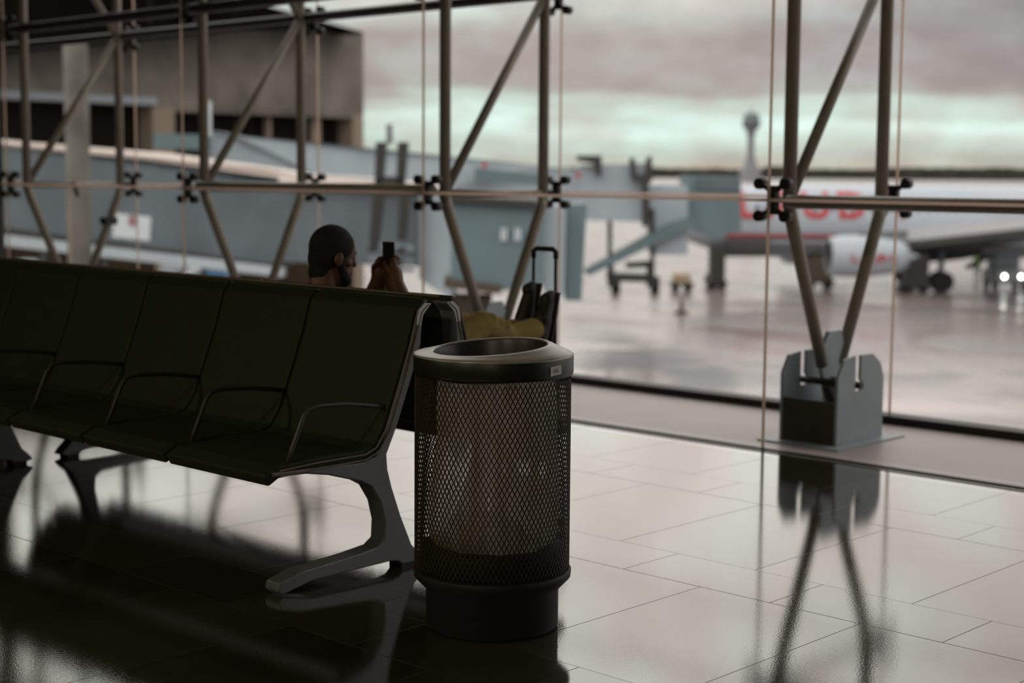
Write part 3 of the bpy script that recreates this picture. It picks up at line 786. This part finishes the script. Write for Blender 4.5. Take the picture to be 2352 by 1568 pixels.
# round concrete column
cpos = at(184, 600, 34); 
tag(MB().tube([V((cpos.x, cpos.y, GZ)), V((cpos.x, cpos.y, at(184, 106, 34).z))], .255, 24).build('round_column', M['column'], loc=(cpos.x, cpos.y, GZ)), 'pale round concrete column outside, behind the leftmost truss', 'column')

def post(px, py, d, wd, name, m, parent):
    p = at(px, py, d); q = V((p.x, p.y, GZ))
    return MB().box((p+q)/2, (wd, wd*.8, (p-q).length), (RH, FH, ZU)).build(name, m, parent)
# near jet bridge, coming down from the left
jb = thing('jet_bridge', 'long blue-grey jet bridge descending from the left to a teal cab', 'jet bridge', (*at(600, 600, 43).xy, GZ))
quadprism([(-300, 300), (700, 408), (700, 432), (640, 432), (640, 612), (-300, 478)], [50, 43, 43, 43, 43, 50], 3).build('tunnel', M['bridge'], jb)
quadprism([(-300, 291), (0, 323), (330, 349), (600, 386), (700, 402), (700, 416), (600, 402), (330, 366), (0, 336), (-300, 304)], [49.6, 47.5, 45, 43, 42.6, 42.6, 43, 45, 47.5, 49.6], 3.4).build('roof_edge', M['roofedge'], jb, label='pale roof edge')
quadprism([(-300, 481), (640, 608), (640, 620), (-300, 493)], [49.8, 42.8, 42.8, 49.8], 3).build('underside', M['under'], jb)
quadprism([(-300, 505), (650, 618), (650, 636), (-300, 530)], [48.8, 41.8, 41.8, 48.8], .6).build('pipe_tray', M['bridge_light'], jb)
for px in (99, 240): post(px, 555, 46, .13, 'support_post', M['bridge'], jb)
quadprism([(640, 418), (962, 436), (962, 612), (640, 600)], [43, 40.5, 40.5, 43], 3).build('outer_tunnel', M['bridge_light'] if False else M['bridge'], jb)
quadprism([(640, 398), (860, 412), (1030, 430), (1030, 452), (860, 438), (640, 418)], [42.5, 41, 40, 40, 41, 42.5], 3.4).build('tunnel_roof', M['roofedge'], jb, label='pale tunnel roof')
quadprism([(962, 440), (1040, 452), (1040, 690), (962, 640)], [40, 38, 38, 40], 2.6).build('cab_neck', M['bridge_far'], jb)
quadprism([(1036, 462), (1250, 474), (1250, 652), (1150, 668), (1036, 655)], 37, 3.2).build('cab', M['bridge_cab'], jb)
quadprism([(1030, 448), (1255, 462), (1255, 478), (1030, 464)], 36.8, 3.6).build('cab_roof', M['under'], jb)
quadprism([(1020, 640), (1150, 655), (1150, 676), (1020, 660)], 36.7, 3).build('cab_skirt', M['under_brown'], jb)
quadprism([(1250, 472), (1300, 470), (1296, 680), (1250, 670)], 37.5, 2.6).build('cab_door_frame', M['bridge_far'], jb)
quadprism([(1300, 470), (1348, 468), (1336, 690), (1300, 690)], 38, 2.6).build('cab_curtain', M['bridge_cab'], jb)
for px in (1158, 1190):
    quadprism([(px-7, 524), (px-2, 524), (px-3, 553), (px-8, 553)], 36.9, .05).build('stencil', M['sign'], jb)
    quadprism([(px+1, 524), (px+6, 524), (px+5, 553), (px, 553)], 36.9, .05).build('stencil', M['sign'], jb)
# lifting columns
lf = MB()
for px0 in (875, 925):
    lf = merge(lf, quadprism([(px0-12, 326), (px0+12, 326), (px0+2, 440), (px0-16, 440)], 39.2, .5))
lf = merge(lf, quadprism([(862, 405), (928, 405), (925, 428), (860, 428)], 39.2, .5), quadprism([(856, 440), (882, 440), (868, 560), (848, 560)], 39.2, .5), quadprism([(918, 445), (940, 445), (932, 552), (912, 552)], 39.2, .5))
lf.build('lifting_frame', M['under'], jb)
quadprism([(887, 285), (900, 285), (902, 330), (887, 330)], 39.5, .2).build('mast', M['tower'], jb)
for px, py in ((855, 572), (918, 577), (912, 605)): quadprism([(px-10, py-7), (px+10, py-7), (px+10, py+7), (px-10, py+7)], 39, .5).build('hydraulic_unit', M['under'], jb)
for py in (560, 590, 612): quadprism([(850, py), (950, py+6), (950, py+14), (850, py+8)], 39.4, .4).build('walkway', M['bridge_far'], jb)
post(1085, 676, 38.2, .95, 'wheel_column', M['under_brown'], jb)
sg = quadprism([(262, 489), (346, 498), (343, 553), (258, 544)], 42.4, .06).build('sign', M['sign'], jb)
quadprism([(296, 494), (312, 495), (311, 520), (296, 518)], 42.38, .02).build('sign_mark', M['sign_red'], sg)

# bright ground vehicles and clutter under the near bridge
for px, py, wq, hq, mk, lab in ((385, 620, 34, 22, 'bridge_light', 'pale service van parked under the jet bridge'), (495, 632, 46, 20, 'blue', 'blue baggage dolly parked under the jet bridge'), (434, 625, 18, 16, 'sign', 'white box beside the blue dolly under the bridge'), (45, 606, 32, 14, 'sign', 'white tractor nose at the far left behind the bench')):
    P_ = at(px, py, 60); v_ = thing('service_vehicle', lab, 'vehicle', (P_.x, P_.y, GZ))
    quadprism([(px-wq/2, py-hq/2), (px+wq/2-6, py-hq/2+2), (px+wq/2, py), (px+wq/2, py+hq/2), (px-wq/2, py+hq/2)], 60, 1.6).build('body', M[mk], v_)
    b0 = at(px, py+hq/2, 60)
    for sx in (-.35, .35):
        c0 = b0+RH*sx*wq/F*60; c0.z = GZ+.35
        MB().tube([c0, c0+FH*.3], .35, 14).build('wheel', M['rubber'], v_)
    MB().bar(V((b0.x, b0.y, GZ+.3))-RH*.3+FH*.6, V((b0.x, b0.y, GZ+.3))+RH*.3+FH*.6, .8, max(.1, b0.z-GZ)*1.0).build('chassis', M['under'], v_)

# far jet bridge
fb = thing('jet_bridge', 'pale far jet bridge docked at the white aircraft', 'jet bridge', (*at(1400, 620, 66).xy, GZ))
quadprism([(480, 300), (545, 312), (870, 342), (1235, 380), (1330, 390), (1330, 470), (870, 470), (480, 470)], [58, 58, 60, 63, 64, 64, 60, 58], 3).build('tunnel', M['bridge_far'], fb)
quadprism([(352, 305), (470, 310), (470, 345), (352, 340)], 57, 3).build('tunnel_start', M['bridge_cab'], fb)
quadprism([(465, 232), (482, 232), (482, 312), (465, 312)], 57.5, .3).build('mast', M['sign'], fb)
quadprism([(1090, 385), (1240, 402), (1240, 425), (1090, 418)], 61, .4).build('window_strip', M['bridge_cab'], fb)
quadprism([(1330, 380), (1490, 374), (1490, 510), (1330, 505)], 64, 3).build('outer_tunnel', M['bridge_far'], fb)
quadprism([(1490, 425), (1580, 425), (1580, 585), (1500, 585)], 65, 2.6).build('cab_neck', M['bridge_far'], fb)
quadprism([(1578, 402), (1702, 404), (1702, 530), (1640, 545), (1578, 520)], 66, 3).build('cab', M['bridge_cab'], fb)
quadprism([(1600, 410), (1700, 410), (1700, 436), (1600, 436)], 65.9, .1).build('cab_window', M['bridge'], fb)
quadprism([(1326, 357), (1382, 357), (1382, 402), (1370, 402), (1366, 376), (1326, 368)], 63.5, 1).build('air_unit', M['under'], fb)
quadprism([(1447, 362), (1458, 362), (1462, 400), (1482, 400), (1486, 362), (1497, 358), (1500, 410), (1490, 425), (1490, 520), (1476, 520), (1476, 420), (1450, 412)], 63.3, .5).build('lifting_frame', M['under'], fb)
quadprism([(1340, 622), (1352, 634), (1600, 515), (1580, 500), (1540, 512)], 64.5, 1).build('stairs', M['bridge_cab'], fb)
for px in (1400, 1498): quadprism([(px-4, 480), (px+6, 480), (px+6, 640), (px-4, 640)], 64.8, .3).build('post', M['under'], fb)
quadprism([(1396, 628), (1500, 632), (1500, 648), (1396, 646)], 65, 1.2).build('wheel_axle', M['under'], fb)
for px in (1404, 1494):
    P_ = ground(px, 672); P_.z = GZ+.45
    MB().tube([P_, P_+RH*.45], .45, 16).build('wheel', M['rubber'], fb)
    quadprism([(px-8, 600), (px+6, 600), (px+6, 660), (px-8, 660)], 65, .3).build('axle_post', M['under'], fb)
quadprism([(1440, 604), (1494, 600), (1494, 614), (1440, 616)], 65, .8).build('hydraulic_unit', M['under'], fb)
for px, py in ((1113, 378), (1328, 401)): quadprism([(px-6, py-5), (px+6, py-5), (px+6, py+6), (px-6, py+6)], 60.9, .15).build('beacon', M['red'], fb)

# ------------------------------------------------------------------ aircraft
CP = ground(1900, 669)                        # ground point under the fuselage centre line
CP = CP+FH*3.0
AX = (RH*math.cos(math.radians(3))+FH*math.sin(math.radians(3))).normalized()      # nose to tail, to the right
SD = V((-AX.y, AX.x, 0))                      # away from camera
if SD.dot(FH) < 0: SD = -SD
AXC = V((CP.x, CP.y, GZ+3.75)); RF = 2.02
ac = thing('airliner', 'white airliner with red lettering parked on the wet apron', 'aircraft', (CP.x, CP.y, GZ))
NOSE = -8.6
fus = [(0.02, NOSE), (.35, NOSE+.12), (.8, NOSE+.6), (1.25, NOSE+1.4), (1.65, NOSE+2.6), (1.9, NOSE+4.0), (RF, NOSE+5.6), (RF, 15), (1.8, 18.5), (1.3, 23), (.7, 27.5), (.15, 29)]
MB().lathe(fus, AXC, (SD, ZU, AX), n=40).build('fuselage', M['plane'], ac)
def cyl(s_, ang, r=RF+.03):       # point on the near side of the fuselage; ang measured up from horizontal
    return AXC+AX*s_-SD*(r*math.cos(ang))+ZU*(r*math.sin(ang))
def strip(s0, s1, a0, a1, r=RF+.03, n_=8):
    mb = MB(); vs = []; fs = []
    for i in range(n_+1):
        s_ = s0+(s1-s0)*i/n_
        for j in range(4): vs.append(cyl(s_, a0+(a1-a0)*j/3, r))
    for i in range(n_):
        for j in range(3): fs.append((i*4+j, i*4+j+1, i*4+j+5, i*4+j+4))
    mb.add(vs, fs, True); return mb
merge(strip(NOSE+3, 18, -1.5, -.42, RF+.02, 12)).build('belly', M['plane_belly'], ac, label='belly with shade painted in')
strip(NOSE+3, 0.6, -.43, -.34, RF+.04).build('stripe', M['red'], ac, label='red stripe')
strip(8.2, 17, -.46, -.33, RF+.04).build('stripe', M['red'], ac, label='red stripe')
wn = MB()
for i in range(44): wn = merge(wn, strip(NOSE+4.6+i*.53, NOSE+4.6+i*.53+.24, .30, .46, RF+.025, 1))
wn.build('cabin_windows', M['window_dark'], ac)
# lettering L A U D A, each a part, stroked on the side of the fuselage
PXM = F/(at(1900, 500, 1)-EYE).length
def s_of(px):                      # position along the fuselage of photo column px
    r = FW+RT*((px-1176)/F)-UP*((500-784)/F)
    P0 = AXC-SD*RF; nrm = SD
    q = EYE+r*((P0-EYE).dot(nrm)/r.dot(nrm)); return (q-AXC).dot(AX)
def letter(ch, x0, x1, name):
    s0, s1 = s_of(x0), s_of(x1); z0, z1 = .17, .86; w_ = .32
    S = {'L': [[(0, 1), (0, 0), (1, 0)]], 'A': [[(0, 0), (.5, 1), (1, 0)], [(.2, .35), (.8, .35)]],
         'U': [[(0, 1), (0, .4), (.08, .15), (.25, .02), (.5, 0), (.75, .02), (.92, .15), (1, .4), (1, 1)]],
         'D': [[(0, 0), (0, 1), (.5, 1), (.82, .88), (1, .5), (.82, .12), (.5, 0), (0, 0)]]}[ch]
    mb = MB()
    for ln in S:
        for (a0, b0), (a1, b1) in zip(ln[:-1], ln[1:]):
            p = V((s0+a0*(s1-s0), b0*1.42)); q = V((s0+a1*(s1-s0), b1*1.42)); t_ = (q-p).normalized(); nn = V((-t_.y, t_.x))*(w_/2)
            p = p-t_*(w_/2.2); q = q+t_*(w_/2.2)
            vs = []; K = 6
            for i in range(K+1):
                m_ = p+(q-p)*i/K
                for sg_ in (-1, 1):
                    e = m_+nn*sg_; vs.append(cyl(e.x, z0+e.y/RF, RF+.045))
            mb.add(vs, [(2*i, 2*i+1, 2*i+3, 2*i+2) for i in range(K)])
    mb.build(name, M['red'], ac)
for ch, a, b_ in (('L', 1706, 1742), ('A', 1768, 1826), ('U', 1850, 1901), ('D', 1934, 1985), ('A', 2015, 2074)): letter(ch, a, b_, 'letter_'+ch.lower())
# wing towards the camera
def wpt(s_, side, z): return AXC+AX*s_-SD*side+ZU*z
wg = MB()
r_le, r_te, t_le, t_te = (2.2, 8.6), None, None, None
top_ = [wpt(2.6, 1.7, -.50), wpt(9.0, 1.7, -.55), wpt(15.2, 17.5, 1.30), wpt(13.6, 17.5, 1.35)]
MB().ball(AXC+AX*5.6-ZU*1.35, (2.1, 4.6, .95), 24, 14, (SD, AX, ZU)).build('belly_fairing', M['wing_shade'], ac)  # coloured dark for the shade below the wing root
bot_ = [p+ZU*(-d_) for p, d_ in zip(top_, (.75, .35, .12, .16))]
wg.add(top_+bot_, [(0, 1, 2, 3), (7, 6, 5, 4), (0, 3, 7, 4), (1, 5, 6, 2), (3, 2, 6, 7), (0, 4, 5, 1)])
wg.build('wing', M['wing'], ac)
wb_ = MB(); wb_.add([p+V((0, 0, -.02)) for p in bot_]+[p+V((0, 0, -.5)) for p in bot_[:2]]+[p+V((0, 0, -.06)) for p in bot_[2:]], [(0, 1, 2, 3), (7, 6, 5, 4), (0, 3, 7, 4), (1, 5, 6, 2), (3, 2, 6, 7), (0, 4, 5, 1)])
wb_.build('underwing_shade', M['wing_shade'], ac)  # dark slab, the wing's own shade put into colour
wf = MB(); wf.add([wpt(2.6, -1.6, -1.0), wpt(9.0, -1.6, -1.05), wpt(15.2, -17.5, .55), wpt(13.6, -17.5, .62), wpt(2.6, -1.6, -1.6), wpt(9, -1.6, -1.4), wpt(15.2, -17.5, .45), wpt(13.6, -17.5, .5)], [(0, 1, 2, 3), (7, 6, 5, 4), (0, 3, 7, 4), (1, 5, 6, 2), (3, 2, 6, 7), (0, 4, 5, 1)])
wf.build('wing', M['wing'], ac)
# engine nacelle
def eng(side):
    s0 = s_of(1906)-.95 if side > 0 else s_of(1906)-.95; EC = AXC+AX*s0-SD*side+ZU*(-1.68)
    e = MB().lathe([(.62, .5), (.86, 0), (.98, .06), (1.08, .5), (1.12, 1.5), (1.05, 2.6), (.88, 3.7), (.62, 4.2), (.3, 4.3), (.02, 4.9)], EC, (SD, ZU, AX), n=32).build('engine', M['plane'], ac)
    MB().lathe([(0.02, .35), (.62, .5), (.84, .03)], EC, (SD, ZU, AX), n=28).build('fan', M['under'], e)
    MB().bar(EC+AX*1.6+ZU*1.0, EC+AX*4.2+ZU*1.15, .3, .5).build('pylon', M['plane_belly'], e)
    return e, EC
e1, EC = eng(5.6); eng(-5.6)
for i, ch in enumerate(('L', 'A', 'U', 'D', 'A')):
    s0 = 1.0+i*.5; zc = -.05
    def ep(a, b): return EC+AX*(s0+a*.34)-SD*1.16+ZU*(zc-.16+b*.38)
    segs = {'L': [((0, 1), (0, 0)), ((0, 0), (1, 0))], 'A': [((0, 0), (.5, 1)), ((.5, 1), (1, 0))], 'U': [((0, 1), (0, 0)), ((0, 0), (1, 0)), ((1, 0), (1, 1))], 'D': [((0, 0), (0, 1)), ((0, 1), (1, .5)), ((1, .5), (0, 0))]}[ch]
    mb = MB()
    for a, b_ in segs: mb.bar(ep(*a), ep(*b_), .09, .02, SD)
    mb.build('engine_letter', M['red'], e1)
def wheel_set(px, py, dist_side, name, r=.58):
    s_ = s_of(px); P_ = AXC+AX*s_-SD*dist_side; P_.z = GZ+r
    g = MB()
    for k in (-.35, .35): g.tube([P_-SD*(k+.18), P_-SD*(k-.18)], r, 20)
    o_ = g.build(name, M['rubber'], ac)
    MB().tube([P_, V((P_.x, P_.y, AXC.z-1.2))], .16, 10).build('gear_strut', M['bridge_cab'], o_)
wheel_set(2150, 660, 3.2, 'main_gear'); wheel_set(2150, 660, -3.2, 'main_gear'); wheel_set(1655, 640, 0, 'nose_gear', .4)

# ground equipment near the aircraft
def cart(name, label, cat, px, py, w_, h_, mk, beam=None):
    P_ = ground(px, py); r_ = thing(name, label, cat, (P_.x, P_.y, GZ))
    MB().box(P_+ZU*(.45+h_/2), (w_, 1.3, h_), (RH, FH, ZU)).build('load', M[mk], r_, bevel=.05)
    MB().box(P_+ZU*.4, (w_+.3, 1.4, .14), (RH, FH, ZU)).build('platform', M['under'], r_)
    for sx in (-.38, .38):
        for sy in (-.5, .5):
            c0 = P_+RH*(w_*sx)+FH*sy+ZU*.2; MB().tube([c0-FH*.06, c0+FH*.06], .2, 14).build('wheel', M['rubber'], r_)
    return r_
cart('baggage_cart', 'dark loaded baggage cart in front of the aircraft engine', 'cart', 1880, 662, 1.3, 1.4, 'under_brown')
cart('baggage_cart', 'dark loader standing beside the main landing gear', 'cart', 2100, 672, 1.2, 1.7, 'under')
cart('baggage_cart', 'low cart with beige load on the apron below the docked cab', 'cart', 1565, 668, .9, .5, 'beige')
cart('ground_power_unit', 'dark ground power unit beneath the docked cab', 'ground equipment', 1645, 664, .8, 2.0, 'under')
P_ = ground(1565, 720); tag(MB().lathe([(.0, 0), (.35, 0), (.33, .08), (.14, .1), (.05, .7), (0, .72)], P_, n=20).build('traffic_cone', M['under_brown'], loc=P_), 'dark traffic cone on the apron in front of the beige cart', 'cone')
# tug with lit headlamps
TP = ground(2308, 664); tg = thing('tow_tractor', 'airport tow tractor with two lit headlamps right of the main gear', 'vehicle', TP)
MB().box(TP+ZU*.75, (1.9, 2.6, .7), (RH, FH, ZU)).build('body', M['vehicle'], tg, bevel=.08)
MB().box(TP+ZU*1.5+FH*.5, (1.5, 1.3, .9), (RH, FH, ZU)).build('cabin', M['tower_glass'], tg, bevel=.1)
for sx in (-.95, .95):
    MB().ball(TP+RH*(sx*.49)+ZU*.80-FH*1.32, .085, 12, 8).build('headlamp', M['lamp'], tg)
    for sy in (-.8, .8): MB().tube([TP+RH*(sx*.85)+FH*sy+ZU*.35-RH*.1, TP+RH*(sx*.85)+FH*sy+ZU*.35+RH*.1], .35, 16).build('wheel', M['rubber'], tg)
MB().bar(TP+ZU*1.2-RH*2.2, TP+ZU*2.6+RH*.4, .5, .22).build('conveyor', M['under'], tg)
# ground worker
WP = ground(2243, 648); wk = thing('person', 'ground worker in green hi-vis vest standing near the tow tractor', 'person', WP)
bo = MB()
bo.ball(WP+ZU*1.64, (.085, .10, .12), 14, 10); bo.capsule(WP+ZU*1.5, WP+ZU*1.4, .05, .06)
bo.capsule(WP+ZU*1.32, WP+ZU*.98, .15, .13)
for s in (-1, 1):
    bo.capsule(WP+RH*s*.18+ZU*1.38, WP+RH*s*.26+ZU*1.12, .05, .042); bo.capsule(WP+RH*s*.26+ZU*1.12, WP+RH*s*.2+ZU*.88-FH*.1, .04, .03)
    bo.ball(WP+RH*s*.2+ZU*.84-FH*.1, (.035, .035, .06), 10, 8)
    bo.capsule(WP+RH*s*.09+ZU*.92, WP+RH*s*.11+ZU*.48-FH*.03, .085, .06); bo.capsule(WP+RH*s*.11+ZU*.48-FH*.03, WP+RH*s*.12+ZU*.08, .058, .042)
    bo.capsule(WP+RH*s*.12+ZU*.05, WP+RH*s*.12+ZU*.05-FH*.16, .045, .04)
o = bo.build('body', M['under'], wk); rm = o.modifiers.new('remesh', 'REMESH'); rm.mode = 'VOXEL'; rm.voxel_size = .02; rm.use_smooth_shade = True
v_ = MB(); v_.capsule(WP+ZU*1.36, WP+ZU*1.0, .175, .16, 16); v_.build('hi_vis_vest', M['hivis'], wk, label='green hi-vis vest')

# control tower, far trees
TD = 1500.0; TW = at(1723, 400, TD); TWb = V((TW.x, TW.y, GZ)); k = TD/F*1.22
tw = thing('control_tower', 'tall flared control tower on the horizon', 'tower', TWb)
yb = at(1723, 400, TD).z
prof = [(22*k, GZ), (20*k, at(1723, 398, TD).z), (12*k, at(1723, 380, TD).z), (7*k, at(1723, 355, TD).z), (6.5*k, at(1723, 315, TD).z), (10*k, at(1723, 300, TD).z), (15*k, at(1723, 292, TD).z)]
MB().lathe(prof, (TW.x, TW.y, 0), n=28).build('shaft', M['tower'], tw)
MB().lathe([(14*k, at(1723, 294, TD).z), (17*k, at(1723, 288, TD).z), (17*k, at(1723, 276, TD).z), (14*k, at(1723, 274, TD).z), (15*k, at(1723, 262, TD).z), (0, at(1723, 260, TD).z)], (TW.x, TW.y, 0), n=28).build('cab', M['tower_glass'], tw)
MB().tube([V((TW.x, TW.y, at(1723, 262, TD).z)), V((TW.x, TW.y, at(1723, 247, TD).z))], 1.6*k, 10).build('mast', M['tower'], tw)
# distant treeline: one mass nobody could count
rng = random.Random(3)
TLD = 2300.0; pts = []; x = 1200
hv = 0
tl = MB(); xs = list(range(1150, 2700, 6)); tops = []
for x in xs:
    h0 = 22 if x < 1760 else (28 if x < 1830 else (24 if x < 2030 else 28))
    hv = hv*.7+rng.uniform(-1.4, 1.4)*.8
    tops.append(h0+hv)
vs = []
for x, h in zip(xs, tops):
    p = at(x, 400, TLD); b0 = V((p.x, p.y, GZ)); hh = h*TLD/F
    vs += [b0, b0+ZU*hh, b0+FH*40+ZU*(hh*.9), b0+FH*40]
fs = []
for i in range(len(xs)-1):
    a = i*4
    for j in range(3): fs.append((a+j, a+j+1, a+j+5, a+j+4))
tl.add(vs, fs)
o = tl.build('treeline', M['tree']); o['kind'] = 'stuff'; o['label'] = 'distant dark treeline along the horizon'; o['category'] = 'trees'
